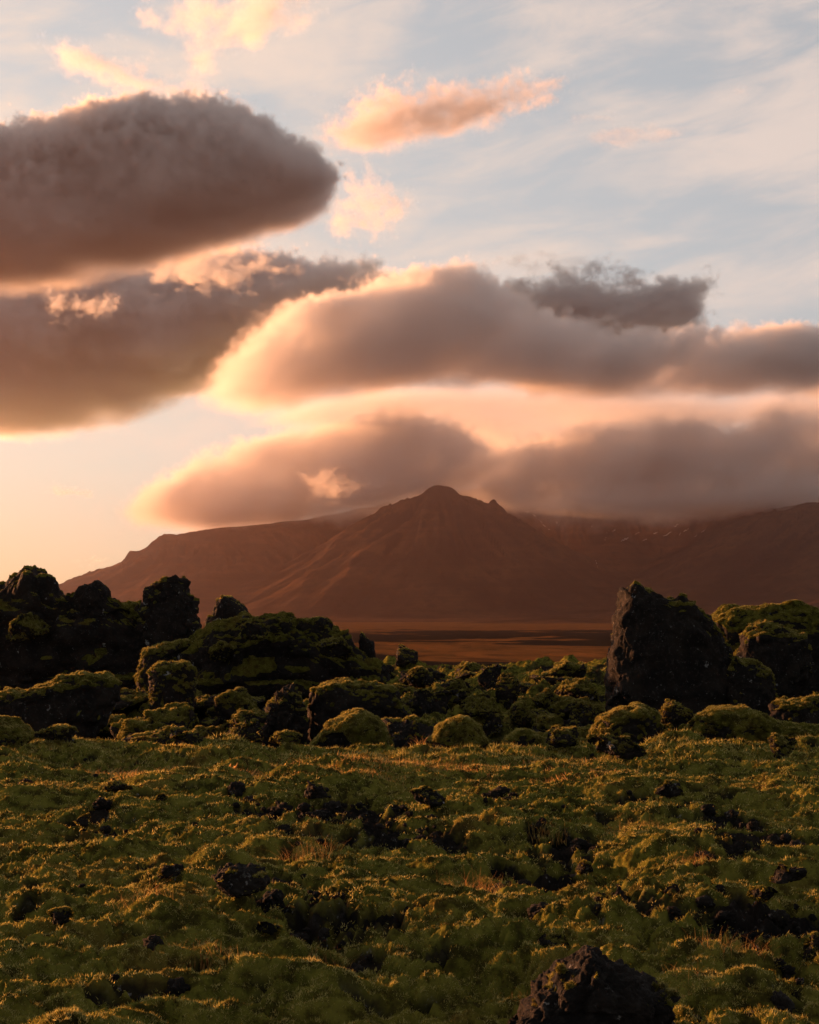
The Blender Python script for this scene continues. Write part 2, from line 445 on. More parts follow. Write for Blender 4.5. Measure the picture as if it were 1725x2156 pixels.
main = ridge(crest([(130, 1298, 6300), (222, 1226, 6300), (250, 1194, 6300), (272, 1165, 6300), (276, 1154, 6300), (291, 1154, 6300), (312, 1150, 6300), (331, 1127, 6300), (345, 1121, 6320),
                    (372, 1121, 6350), (400, 1114, 6400), (450, 1109, 6450), (650, 1090, 6700), (850, 1050, 7100), (1100, 1010, 7500), (1400, 1010, 7500), (1750, 985, 7200), (2300, 1000, 7000)]), [110, 130, 150, 180, 190, 210, 240, 300, 400, 520, 620, 700, 800, 850, 900, 900, 900, 900], 150, 1.5)
spur = ridge(crest([(912, 1020, 5850), (926, 1017, 5850), (944, 1021, 5860), (985, 1050, 6000), (1010, 1066, 6350), (1040, 1085, 6900)]), 640, 190, 7.5, 0.95, 12, 0.75)
right = ridge(crest([(1900, 1050, 5300), (1745, 1052, 5600), (1690, 1056, 6000), (1640, 1068, 6350), (1600, 1060, 7000)]), 720, 190, 12.5, 1.1)
r3 = ridge(crest([(1300, 1120, 6700), (1250, 1060, 7300)]), 500, 20, 22.5)
hill = ridge(crest([(1100, 1291, 3500), (1180, 1286, 3500), (1290, 1288, 3500), (1500, 1296, 3400)]), 160, 3, 32.5, 1.6)
hill2 = ridge(crest([(1700, 1262, 4200), (1800, 1240, 4400), (2000, 1200, 4600)]), 300, 14, 42.5, 1.2)
k_ = 12.0
hs_ = np.stack([main, spur, right, r3, hill, hill2])
mx_ = hs_.max(0)
h = mx_ + k_ * np.log(np.exp((hs_ - mx_) / k_).sum(0)) - k_ * math.log(6) * np.exp(-mx_ / 200)
rel = sstep(10, 200, h)
h = h + rel * (14 * fbm(MP / 260, 5) + 3.0 * fbm(MP / 40, 3, billow=True))
# lava-flow strata: faint terraces
h = h + rel * 4.5 * np.sin(h / 6.2 + 2.5 * fbm(MP / 800, 2)) * (0.5 + fbm(MP / 500 + 5, 2))
edge = np.minimum.reduce([sstep(2700, 3300, MY), sstep(-3600, -3300, MX), sstep(3400, 3100, MX)])
V = np.stack([MX, MY, h * edge - 4 - 12 * (1 - edge)], 1)
a_, b_ = GX.shape
I = np.arange(a_ * b_).reshape(a_, b_)
Q = np.stack([I[:-1, :-1], I[1:, :-1], I[1:, 1:], I[:-1, 1:]], -1).reshape(-1, 4)
m_mt, mt, out = new_mat('mountain'); S = NT(mt)
geo = S.n('ShaderNodeNewGeometry'); pos = geo.outputs['Position']
sx = S.n('ShaderNodeSeparateXYZ'); S.link(pos, sx.inputs[0])
nz_ = S.n('ShaderNodeSeparateXYZ'); S.link(geo.outputs['Normal'], nz_.inputs[0])
big = S.noise(pos, 0.0035, 5, 0.6); mid = S.noise(pos, 0.02, 5, 0.65)
strata = S.noise(S.vmul(pos, (0.0012, 0.0012, 0.05)), 1.0, 4, 0.6)
col = S.mix(S.ramp(big, 0.35, 0.65), (0.031, 0.020, 0.015), (0.088, 0.047, 0.026))
col = S.mix(S.ramp(mid, 0.45, 0.7), col, (0.030, 0.022, 0.016))
col = S.mix(S.math('MULTIPLY', S.ramp(strata, 0.5, 0.64), 0.55), col, (0.024, 0.018, 0.015))
col = S.mix(S.ramp(nz_.outputs[2], 0.80, 0.62), col, (0.022, 0.018, 0.016))
col = S.mix(S.math('MULTIPLY', S.ramp(sx.outputs[2], 430, 620), 0.8), col, (0.030, 0.026, 0.025))
bs = S.n('ShaderNodeBsdfDiffuse'); S.link(col, bs.inputs[0])
bp = S.n('ShaderNodeBump'); bp.inputs['Strength'].default_value = 0.6; bp.inputs['Distance'].default_value = 9.0
S.link(S.noise(pos, 0.035, 6, 0.65), bp.inputs['Height']); S.link(bp.outputs[0], bs.inputs['Normal'])
S.link(bs.outputs[0], out.inputs[0])
mo = make_mesh('mountain', V, Q, m_mt); tag(mo, kind='structure')
HM = V[:, 2].reshape(a_, b_)


def surface(px, py):
    """where a sight line meets the mountain"""
    ys = np.arange(2800, 8200, 8.0); xs = (px - CX) / F * ys; zs = CAMZ + (HY - py) / F * ys
    i = np.clip(((xs - gx[0]) / 10).astype(int), 0, a_ - 1); j = np.clip(((ys - gy[0]) / 13).astype(int), 0, b_ - 1)
    hit = np.argmax(HM[i, j] > zs)
    return xs[hit], ys[hit], HM[i[hit], j[hit]]


# old snow left in gullies: thin strips lying on the slope
m_snow, mt, out = new_mat('old_snow'); S = NT(mt)
bs = S.n('ShaderNodeBsdfDiffuse'); bs.inputs[0].default_value = (0.72, 0.72, 0.74, 1); S.link(bs.outputs[0], out.inputs[0])
SV, SF = [], []
r4 = np.random.default_rng(5)
STREAKS = [(1122, 1084, 1130, 1094), (1130, 1092, 1146, 1106), (1140, 1104, 1158, 1118), (1108, 1078, 1116, 1086), (1308, 1143, 1324, 1134), (1430, 1128, 1450, 1117), (1472, 1128, 1486, 1116), (1462, 1133, 1468, 1129),
           (1396, 1132, 1414, 1122), (1350, 1143, 1362, 1136), (1276, 1130, 1282, 1120), (1272, 1144, 1277, 1132), (1338, 1128, 1346, 1122), (1418, 1112, 1428, 1106), (1498, 1112, 1506, 1106), (1375, 1127, 1384, 1122), (1254, 1182, 1258, 1196),
           (1245, 1112, 1250, 1106), (1290, 1122, 1296, 1116), (1170, 1100, 1176, 1108)]
for x0, y0, x1, y1 in STREAKS:
    n = 7
    w = r4.uniform(1.2, 2.8)
    ps = [np.array(surface(x0 + (x1 - x0) * q + r4.normal() * .3, y0 + (y1 - y0) * q)) for q in np.linspace(0, 1, n)]
    k0 = len(SV)
    for i, p in enumerate(ps):
        ww = w * math.sin(math.pi * (i + 0.4) / (n - 0.2)) + 0.4
        SV += [p + np.array((-0.4, -3.0, 1.6 + ww)), p + np.array((0.4, -3.0, 1.6 - ww))]
    for i in range(n - 1):
        SF.append((k0 + 2 * i, k0 + 2 * i + 1, k0 + 2 * i + 3, k0 + 2 * i + 2))
sn = make_mesh('snow', SV, SF, m_snow, parent=mo); tag(sn, kind='stuff')
print('mountain', round(time.time() - T0, 1))

# ------------------------------------------------------------------ ground (moss field, lava field, far plain)
def gauss_px(x, y, lst):
    """soft blobs given in sight-line coordinates on level ground -> 0..1"""
    px = CX + x / y * F; py = HY + (CAMZ / y) * F
    m = np.zeros_like(x)
    for cx_, cy_, rx, ry, a in lst:
        m = np.maximum(m, a * np.exp(-((px - cx_) / rx) ** 2 - ((py - cy_) / ry) ** 2))
    return m


SCREE = [(720, 1672, 230, 42, 1.0), (560, 1830, 190, 40, 0.95), (900, 1700, 160, 30, .8), (1180, 1755, 140, 45, 1.0), (1330, 1850, 150, 40, .75),
         (1560, 1720, 190, 40, .9), (1640, 1850, 170, 60, 1.0), (230, 1690, 120, 30, .6), (70, 1830, 120, 40, .75), (800, 1880, 300, 24, .5),
         (1660, 2010, 110, 30, .6), (1480, 1660, 120, 24, .8), (300, 1640, 80, 20, .5), (1000, 1640, 120, 18, .5)]


def ground_h(x, y, fine=True):
    x = np.asarray(x, np.float64); y = np.asarray(y, np.float64)
    p = np.stack([x, y, np.zeros_like(x)], 1)
    near = 1 - sstep(19.5, 23.5, y + 0.25 * np.clip(x, -9, 9) * -0.2)
    fieldw = sstep(20.5, 25, y) * (1 - sstep(85, 150, y))
    # broad shape: level moss field, a dip, the rough lava field, then a fall to the plain
    z = -0.14 - 0.36 * sstep(20, 26, y) + 0.55 * sstep(29, 52, y) - 1.15 * sstep(60, 100, y) - 7.0 * sstep(75, 260, y) + 0.10 * fbm(p / 5.0, 3)
    z = z + np.exp(-((y - 19.3) / 1.5) ** 2) * (0.12 + 0.55 * fbm(p * np.array([1 / 1.5, 1 / 2.6, 1]) + 9, 3, billow=True, gain=0.4))
    z = z + near * 0.45 * fbm(p / np.float32(3.2) + 3.1, 3)
    # lava field lumps
    z = z + fieldw * (1.6 * fbm(p / 4.2 + 5.5, 5, billow=True, gain=.55) + 0.8 * fbm(p / 1.5 + 2.2, 4, billow=True, gain=.55) - 0.25)
    # unseen left rise added to block the sun, since lowered, and a low rise on the right
    lft = sstep(-8.2, -11.0, x + 0.25 * (y - 15)) * sstep(3, 7, y) * (1 - sstep(20.5, 23.5, y)) * sstep(-40, -22, x)
    z = z + lft * np.clip(-0.1 + 1.2 * fbm(p / 3.0 + 8.8, 4), -0.1, 0.6)
    # plain: gentle swells and the far rise to the foot of the mountain
    far = sstep(150, 400, y)
    z = z + far * (2.2 * fbm(p * np.array([1 / 260., 1 / 420., 1]) + 4, 4) + 1.6 * fbm(p * np.array([1 / 45., 1 / 90., 1]) + 14, 3, billow=True) + 14 * sstep(1500, 4500, y))
    if fine:
        hum0 = fbm(p * np.array([1 / 1.7, 1 / 1.1, 1.0]) + 4.4, 2, billow=True, gain=0.4)
        hum = fbm(p * np.array([1 / 0.70, 1 / 0.46, 1.0]) + 7.7, 2, billow=True, gain=0.35)
        w1 = perlin(p / 0.5 + 15)[:, None] * np.array([0.16, 0.10, 0]) + perlin(p / 0.17 + 25)[:, None] * np.array([0.05, 0.035, 0])
        pw = p + w1
        cush = 1 - np.exp(-np.abs(perlin(pw * np.array([1 / 0.34, 1 / 0.25, 1.0]) + 1.7)) / 0.11)      # cushions with narrow creases
        cush2 = 1 - np.exp(-np.abs(perlin(pw * np.array([1 / 0.125, 1 / 0.10, 1.0]) + 6.7)) / 0.13)
        bits = fbm(p / 0.055 + 9.1, 3)
        k_near = 1 - sstep(40, 90, y)
        patchy = 0.6 + 0.8 * sstep(-0.2, 0.25, fbm(p / 1.9 + 61, 3))
        z = z + k_near * (0.24 * hum0 + (0.13 + 0.09 * (y < 11)) * hum + patchy * (0.062 * (cush - 0.6) + (0.034 * (cush2 - 0.6) + 0.060 * bits) * (y < 34)))
    return z


def scree_mask(x, y):
    p = np.stack([x, y, np.zeros_like(x)], 1)
    m = gauss_px(x, np.maximum(y, 3), SCREE) * (y < 21)
    n = fbm(p / 0.9 + 31, 4) + 0.6 * fbm(p / 0.2 + 11, 3)
    s = sstep(0.40, 0.62, 0.70 * m + 1.45 * n + 0.12)
    holes = sstep(0.13, 0.22, fbm(p * np.array([1 / 0.42, 1 / 0.24, 1]) + 51, 3) + 0.10 * fbm(p / 2.5 + 3, 2))
    s = np.maximum(s, 0.9 * holes)
    # rough lava field: moss in patches
    q = sstep(-0.02, 0.22, fbm(p / 2.6 + 77, 4) + 0.5 * fbm(p / 0.6 + 5, 3) - 0.02)
    return np.where(y > 22, q, s)


rows = np.concatenate([np.geomspace(3.6, 26, 760)[:-1], np.geomspace(26, 95, 380)[:-1], np.geomspace(95, 15000, 300)])
cols = np.concatenate([-np.geomspace(2.6, 0.52, 60)[:-1], np.linspace(-0.52, 0.52, 1000), np.geomspace(0.52, 2.6, 60)[1:]])
RR, CC = np.meshgrid(rows, cols, indexing='ij')
gxv, gyv = (RR * CC).ravel(), RR.ravel()
gz = ground_h(gxv, gyv)
gp = np.stack([gxv, gyv, np.zeros_like(gxv)], 1)
sm_ = scree_mask(gxv, gyv)
# scree is rougher and slightly lower than the moss cushion
rough = fbm(gp / 0.16 + 40, 4, billow=True)
gz = gz + np.where(gyv < 60, sm_ * (0.14 * rough - 0.06), 0)
# far plain: bands of dark lava between strips of dry grass
gq = gyv * (1 + 1.6 * fbm(gp * np.array([1 / 160., 1 / 300., 1]) + 51, 4))
dark = sstep(-0.08, 0.12, 1.3 * fbm(gp * np.array([1 / 300., 1 / 120., 1]) + 21, 4) + 0.9 * fbm(gp * np.array([1 / 38., 1 / 60., 1]) + 29, 4) + 0.55 * np.exp(-((np.log(gq / 390.)) / .14) ** 2)
             + 0.6 * np.exp(-((np.log(gq / 1150.)) / .35) ** 2) - 0.45 * np.exp(-((np.log(gq / 590.)) / .17) ** 2) - 0.7 * sstep(1700, 2300, gyv) - 0.06)
lava = np.where(gyv > 130, dark, sm_)
n_r, n_c = RR.shape
I = np.arange(n_r * n_c).reshape(n_r, n_c)
Q = np.stack([I[:-1, :-1], I[:-1, 1:], I[1:, 1:], I[1:, :-1]], -1).reshape(-1, 4)

# ---- moss, rock and grass materials


def moss_colour(S, pos):
    a = S.noise(pos, 1.1, 4); b = S.noise(pos, 7.0, 4, 0.6); c = S.noise(pos, 45.0, 2)
    col = S.mix(S.ramp(a, 0.35, 0.68), (0.120, 0.136, 0.020), (0.240, 0.222, 0.038))
    col = S.mix(S.ramp(b, 0.42, 0.72), col, (0.270, 0.265, 0.050))
    col = S.mix(S.math('MULTIPLY', S.ramp(b, 0.54, 0.36), 0.8), col, (0.024, 0.019, 0.007))
    col = S.mix(S.math('MULTIPLY', S.ramp(a, 0.56, 0.72), 0.6), col, (0.150, 0.085, 0.026))
    return S.mix(S.math('MULTIPLY', S.ramp(c, 0.45, 0.75), 0.35), col, (0.14, 0.12, 0.04))


def rock_colour(S, pos):
    a = S.noise(pos, 2.3, 5); b = S.noise(pos, 14.0, 5, 0.65); c = S.noise(pos, 7.0, 3, 0.5)
    col = S.mix(S.ramp(a, 0.35, 0.7), (0.009, 0.0088, 0.009), (0.021, 0.018, 0.016))
    col = S.mix(S.ramp(b, 0.5, 0.75), col, (0.036, 0.034, 0.033))
    lich = S.math('MULTIPLY', S.ramp(S.noise(pos, 26.0, 4, 0.6), 0.60, 0.68), S.ramp(c, 0.50, 0.66))
    col = S.mix(lich, col, (0.17, 0.175, 0.175))
    lich2 = S.ramp(S.noise(pos, 3.1, 6, 0.7), 0.655, 0.70)
    return S.mix(S.math('MULTIPLY', lich2, 0.8), col, (0.28, 0.29, 0.30))


m_rock, mt, out = new_mat('lava_rock'); S = NT(mt)
pos = S.n('ShaderNodeNewGeometry').outputs['Position']
bs = S.n('ShaderNodeBsdfPrincipled'); S.link(rock_colour(S, pos), bs.inputs['Base Color'])
bs.inputs['Roughness'].default_value = 0.82; bs.inputs['Specular IOR Level'].default_value = 0.08
bp = S.n('ShaderNodeBump'); bp.inputs['Strength'].default_value = 0.9; bp.inputs['Distance'].default_value = 0.05
S.link(S.noise(pos, 11.0, 6, 0.7), bp.inputs['Height']); S.link(bp.outputs[0], bs.inputs['Normal'])
S.link(bs.outputs[0], out.inputs[0])


m_lichen, mt, out = new_mat('lichen'); S = NT(mt)
pos = S.n('ShaderNodeNewGeometry').outputs['Position']
bs = S.n('ShaderNodeBsdfDiffuse'); S.link(S.mix(S.ramp(S.noise(pos, 22.0, 4, 0.7), 0.42, 0.62), (0.03, 0.03, 0.03), (0.30, 0.31, 0.31)), bs.inputs[0]); S.link(bs.outputs[0], out.inputs[0])


def moss_shader(S, col, bump=0.6, tr_mix=0.5):
    d = S.n('ShaderNodeBsdfDiffuse'); tr = S.n('ShaderNodeBsdfTranslucent')
    S.link(col, d.inputs[0]); S.link(S.mix(0.5, col, (0.22, 0.19, 0.04)), tr.inputs[0])
    if bump:
        pos = S.n('ShaderNodeNewGeometry').outputs['Position']
        bp = S.n('ShaderNodeBump'); bp.inputs['Strength'].default_value = bump; bp.inputs['Distance'].default_value = 0.03
        S.link(S.noise(pos, 30.0, 4, 0.7), bp.inputs['Height']); S.link(bp.outputs[0], d.inputs['Normal'])
    mx = S.n('ShaderNodeMixShader'); mx.inputs[0].default_value = tr_mix
    S.link(d.outputs[0], mx.inputs[1]); S.link(tr.outputs[0], mx.inputs[2])
    return mx.outputs[0]


m_moss, mt, out = new_mat('moss'); S = NT(mt)
pos = S.n('ShaderNodeNewGeometry').outputs['Position']
S.link(moss_shader(S, S.mix(0.25, moss_colour(S, pos), (0.020, 0.018, 0.006))), out.inputs[0])

m_hair, mt, out = new_mat('moss_hair'); S = NT(mt)      # the hoary white-tipped hairs of woolly fringe moss
pos = S.n('ShaderNodeNewGeometry').outputs['Position']
ti = S.n('ShaderNodeAttribute'); ti.attribute_name = 'tint'        # each hair is fresh, hoary or dead
hc = S.mix(S.ramp(ti.outputs['Fac'], 0.25, 0.85), moss_colour(S, pos), (0.56, 0.50, 0.20))
hc = S.mix(S.ramp(ti.outputs['Fac'], 0.36, 0.06), hc, (0.030, 0.022, 0.008))
S.link(moss_shader(S, hc, 0, 0.6), out.inputs[0])

m_ground, mt, out = new_mat('moss_ground'); S = NT(mt)
pos = S.n('ShaderNodeNewGeometry').outputs['Position']
at = S.n('ShaderNodeAttribute'); at.attribute_name = 'lava'
atf = S.n('ShaderNodeAttribute'); atf.attribute_name = 'far'
near_c = S.mix(at.outputs['Fac'], S.mix(0.42, moss_colour(S, pos), (0.020, 0.017, 0.006)), rock_colour(S, pos))
pf = S.vmul(pos, (0.012, 0.004, 1))
far_c = S.mix(S.ramp(S.noise(pf, 2.2, 6, 0.65), 0.35, 0.7), (0.150, 0.068, 0.024), (0.075, 0.040, 0.017))
far_c = S.mix(at.outputs['Fac'], far_c, (0.022, 0.017, 0.013))
bs = S.n('ShaderNodeBsdfDiffuse'); S.link(S.mix(atf.outputs['Fac'], near_c, far_c), bs.inputs[0])
bp = S.n('ShaderNodeBump'); bp.inputs['Strength'].default_value = 0.5; bp.inputs['Distance'].default_value = 0.03
S.link(S.noise(pos, 24.0, 5, 0.7), bp.inputs['Height']); S.link(bp.outputs[0], bs.inputs['Normal'])
S.link(bs.outputs[0], out.inputs[0])
go_ = make_mesh('ground', np.stack([gxv, gyv, gz], 1), Q, m_ground, attrs={'lava': lava, 'far': sstep(90, 170, gyv)})
tag(go_, kind='structure')
print('ground', round(time.time() - T0, 1))


def fibres(base, normal, length, width, lean=0.55, r=rng):
    """one thin tapering blade per point: (3n,3) verts, (n,3) faces"""
    n = len(base)
    d = normal + lean * r.normal(size=(n, 3)); d /= np.linalg.norm(d, axis=1, keepdims=True)
    a = r.uniform(0, 2 * np.pi, n); s = np.stack([np.cos(a), np.sin(a) * 0.6, 0.2 * r.normal(size=n)], 1)
    s -= d * (s * d).sum(1, keepdims=True); s /= np.linalg.norm(s, axis=1, keepdims=True) + 1e-9
    w = (s * width[:, None] * 0.5)
    v = np.empty((n, 3, 3)); v[:, 0] = base - w; v[:, 1] = base + w; v[:, 2] = base + d * length[:, None]
    return v.reshape(-1, 3), np.arange(3 * n).reshape(n, 3)


# ---- moss fibres over the ground
NF = 2050000
fy = np.exp(np.log(5.2) + np.log(62 / 5.2) * rng.uniform(0, 1, NF) ** 1.35); fx = fy * rng.uniform(-0.46, 0.46, NF)
fp = np.stack([fx, fy, fx * 0], 1)
clump = fbm(fp / 0.075 + 12, 2) + 0.7 * fbm(fp * np.array([1 / 0.24, 1 / 0.19, 1]) + 33, 2)     # tufts with gaps between
keep = (scree_mask(fx, fy) < 0.4 + 0.2 * rng.normal(size=NF)) & (clump > -0.10 + 0.09 * rng.normal(size=NF))
fx, fy = fx[keep], fy[keep]
fz = ground_h(fx, fy)
e = 0.03
nx1 = (ground_h(fx + e, fy) - fz) / e; ny1 = (ground_h(fx, fy + e) - fz) / e
nn = np.stack([-nx1, -ny1, np.ones_like(fx)], 1); nn /= np.linalg.norm(nn, axis=1, keepdims=True)
ln = rng.uniform(0.008, 0.026, len(fx)) * (0.75 + fy / 26) * (0.6 + 1.1 * np.clip(fbm(np.stack([fx, fy, fx * 0], 1) / 0.09 + 12, 2) + 0.3, 0, 1)) * (1 + 1.3 * np.exp(-((fy - 19.2) / 1.1) ** 2)); wd = 0.0040 * (0.45 + fy / 11)
v, f = fibres(np.stack([fx, fy, fz - 0.004], 1), nn, ln, wd)
fp = np.stack([fx, fy, fx * 0], 1)
tint = 0.5 + 1.3 * fbm(fp / 0.045 + 6, 2) + 1.2 * fbm(fp * np.array([1 / 0.2, 1 / 0.16, 1]) + 16, 3) + rng.normal(size=len(fx)) * 0.17
mo_ = make_mesh('moss', v, f, m_hair, smooth=False, attrs={'tint': np.repeat(np.clip(tint, 0, 1), 3)}); tag(mo_, kind='stuff')
print('moss', len(fx), round(time.time() - T0, 1))

# ------------------------------------------------------------------ rocks
_ico = {}


def ico(k):
    if k not in _ico:
        bm = bmesh.new(); bmesh.ops.create_icosphere(bm, subdivisions=k, radius=1.0)
        v = np.array([q.co[:] for q in bm.verts]); f = np.array([[q.index for q in p.verts] for p in bm.faces]); bm.free()
        _ico[k] = (v, f)
    return _ico[k]


def vnormals(v, f):
    a, b, c = v[f[:, 0]], v[f[:, 1]], v[f[:, 2]]
    fn = np.cross(b - a, c - a); n = np.zeros_like(v)
    for i in range(3):
        for k in range(3):
            n[:, k] += np.bincount(f[:, i], fn[:, k], len(v))
    return n / (np.linalg.norm(n, axis=1, keepdims=True) + 1e-12)


def rock(name, label, cat, outline, Y, depth=0.8, moss=0.5, rough=1.0, group=None, seed=0, sub=None, box=0.75, moss_bias=0.0, fib=1.0, fixed=False, cuts=9, lichen=True, lichen_cut=0.34):
    """A lava block or mossy lump whose outline is known: a closed body about a centre at distance Y, as deep as depth x its width.
    outline: list of points, or (x0, y0, x1, y1) of a plain lump. moss 0..1 = how much of its upper faces the moss covers."""
    r = np.random.default_rng(seed + 1000)
    auto = None
    if not isinstance(outline, list):
        auto = ((outline[0] + outline[2]) / 2, outline[3])
        x0, y0, x1, y1 = outline
        cx_, cy_, rx, ry = (x0 + x1) / 2, y1 - (y1 - y0) * 0.35, (x1 - x0) / 2, (y1 - y0)
        th = np.linspace(0, 2 * np.pi, 40, endpoint=False)
        ph = r.uniform(0, 6.28, 4)
        wob = 1 + 0.14 * np.sin(2 * th + ph[0]) + 0.12 * np.sin(3 * th + ph[1]) + 0.08 * np.sin(5 * th + ph[2])
        outline = [(cx_ + rx * wob[i] * np.cos(th[i]), cy_ - (ry * 0.65 if np.sin(th[i]) > 0 else ry * 0.45) * wob[i] * np.sin(th[i])) for i in range(40)]
    if auto and not fixed:
        ys = np.geomspace(8, 80, 400); xs = (auto[0] - CX) / F * ys
        hit = ground_h(xs, ys, False) > CAMZ + (HY - auto[1]) / F * ys
        if hit.any(): Y = float(ys[np.argmax(hit)])
    pts = np.array([world_at(px, py, Y) for px, py in outline])
    size_px = (max(p[0] for p in outline) - min(p[0] for p in outline)) * 0.475
    c = np.array([(pts[:, 0].min() + pts[:, 0].max()) / 2, pts[:, 1].min() * 0.55 + pts[:, 1].max() * 0.45])
    zg = float(ground_h([c[0]], [Y], False)[0])
    zb = pts[:, 1].min()
    if zg + (0.45 if auto else 9) > zb > zg - 0.06 * (c[1] - zb):                                   # sink the foot into the ground
        low = pts[:, 1] < c[1]
        pts[low, 1] = c[1] - (c[1] - pts[low, 1]) * (c[1] - zg + min(0.25, 0.3 * (c[1] - zb))) / max(c[1] - zb, 0.02)
    # radial function by dense resampling of the outline
    q = np.concatenate([pts, pts[:1]]); seg = np.linspace(0, 1, 24, endpoint=False)
    dense = np.concatenate([a + (b - a) * seg[:, None] for a, b in zip(q[:-1], q[1:])])
    ang = np.arctan2(dense[:, 1] - c[1], dense[:, 0] - c[0]); rad = np.hypot(dense[:, 1] - c[1], dense[:, 0] - c[0])
    bins = np.full(180, np.nan); idx = ((ang + np.pi) / (2 * np.pi) * 180).astype(int) % 180
    for i, rr in zip(idx, rad): bins[i] = rr if np.isnan(bins[i]) else max(bins[i], rr)
    good = ~np.isnan(bins); bins = np.interp(np.arange(180), np.where(good)[0], bins[good], period=180)
    if sub is None: sub = 7 if size_px > 150 else 6 if size_px > 34 else 5 if size_px > 13 else 4
    dirs, faces = ico(sub)
    th = np.arctan2(dirs[:, 2], dirs[:, 0]); rho = np.hypot(dirs[:, 0], dirs[:, 2])
    R = np.interp((th + np.pi) / (2 * np.pi) * 180 - 0.5, np.arange(180), bins, period=180)
    half = (pts[:, 0].max() - pts[:, 0].min()) / 2
    k = rho ** box
    yy = np.sign(dirs[:, 1]) * np.abs(dirs[:, 1]) ** box * half * depth
    v = np.stack([R * k * np.cos(th), yy, R * k * np.sin(th)], 1)
    size = min(half, (pts[:, 1].max() - pts[:, 1].min()))
    ext = np.array([half, half * depth, max(0.05, (pts[:, 1].max() - pts[:, 1].min()) / 2)])
    q = v / ext
    for _ in range(cuts if auto else 2):
        dn = r.normal(size=3); dn[2] = dn[2] * 0.8 + 0.15; dn /= np.linalg.norm(dn)
        dist = r.uniform(*((0.44, 0.78) if auto else (0.86, 0.98)))
        q = q - np.maximum(0, q @ dn - dist)[:, None] * dn * 0.9
    v = q * ext
    n = vnormals(v, faces)
    off = np.array([seed * 3.17 + c[0], Y + seed, c[1]])
    P = v + off
    s1 = size * 0.45
    amp = rough * ((0.34 if auto else 0.17) * size * fbm(P / (size * 0.9), 3) + 0.26 * size * fbm(P / s1, 3, billow=True))
    lump = min(0.45, size * 0.35)
    amp = amp + rough * (0.5 * lump * fbm(P / lump + 9, 4, gain=0.6, billow=True))
    if sub >= 6: amp = amp + rough * 0.05 * fbm(P / 0.09, 3, billow=True)
    v = v + n * amp[:, None]
    n = vnormals(v, faces)
    wob = fbm(P / max(0.35, size * 0.4) + 4, 4)
    o = make_mesh(name, v, faces, m_rock)
    o.location = (c[0], Y, c[1])
    tag(o, label, cat, group)
    if moss > 0:
        mk = sstep(0.0, 0.30, n[:, 2] * 1.25 + 2.2 * wob + (moss - 0.84) * 1.5 + moss_bias)
        fm = mk[faces].max(1) > 0.02
        if fm.sum() > 12:
            used = np.unique(faces[fm]); re = np.full(len(v), -1); re[used] = np.arange(len(used))
            mf = re[faces[fm]]; mv = v[used]; mn = n[used]; mm = mk[used]; Pu = P[used]
            sm = mn.copy()
            th_ = min(0.075, 0.10 * size + 0.015)
            puff = 0.9 + 1.0 * fbm(Pu * np.array([1, 1, 1.5]) / 0.38 + 3, 3, billow=True) + 0.5 * fbm(Pu / 0.10 + 3, 2, billow=True)
            mv = mv + sm * (mm * th_ * puff - 0.012)[:, None]
            parts_v, parts_f = [mv], [mf]
            area = np.linalg.norm(np.cross(mv[mf[:, 1]] - mv[mf[:, 0]], mv[mf[:, 2]] - mv[mf[:, 0]]), axis=1) * 0.5
            px_m = F * 0.475 / Y                           # picture points per metre
            nf = int(min(40000, fib * 2.6 * area.sum() * px_m ** 2))
            if nf > 40:
                cw = np.cumsum(area); fi = np.searchsorted(cw, r.uniform(0, cw[-1], nf)); fi = np.minimum(fi, len(mf) - 1)
                b = r.dirichlet((1, 1, 1), nf)
                tri = mf[fi]; bpnt = (mv[tri] * b[:, :, None]).sum(1); nrm = vnormals(mv, mf)[tri[:, 0]]
                keep = mm[tri[:, 0]] > 0.35
                bpnt, nrm = bpnt[keep], nrm[keep]
                L_ = r.uniform(0.4, 1.1, len(bpnt)) / px_m + 0.008
                fv, ff = fibres(bpnt, nrm, L_, np.full(len(bpnt), 0.35 / px_m), r=r)
                parts_f.append(ff + len(mv)); parts_v.append(fv)
                tn = 0.5 + 1.2 * fbm((bpnt + off) / 0.10, 3) + r.normal(size=len(bpnt)) * 0.2
            mo = make_mesh('moss_cover', np.concatenate(parts_v), np.concatenate(parts_f), m_moss, parent=o)
            if len(parts_f) > 1:
                mo.data.materials.append(m_hair)
                at_ = mo.data.attributes.new('tint', 'FLOAT', 'POINT')
                at_.data.foreach_set('value', np.concatenate([np.full(len(parts_v[0]), 0.5), np.repeat(np.clip(tn, 0, 1), 3)]).astype(np.float32))
                mo.data.polygons.foreach_set('material_index', np.repeat([0, 1], [len(parts_f[0]), len(parts_f[1])]).astype(np.int32))
    if lichen and sub >= 5:
        lw = fbm(P / 0.33 + 60, 4) + 0.7 * fbm(P / 1.1 + 70, 2)
        lm = lw > lichen_cut
        if moss > 0: lm &= mk < 0.05
        fl = lm[faces].all(1)
        if fl.sum() > 10:
            used = np.unique(faces[fl]); re = np.full(len(v), -1); re[used] = np.arange(len(used))
            make_mesh('lichen_crust', v[used] + n[used] * 0.006, re[faces[fl]], m_lichen, parent=o)['kind'] = 'stuff'
    return o


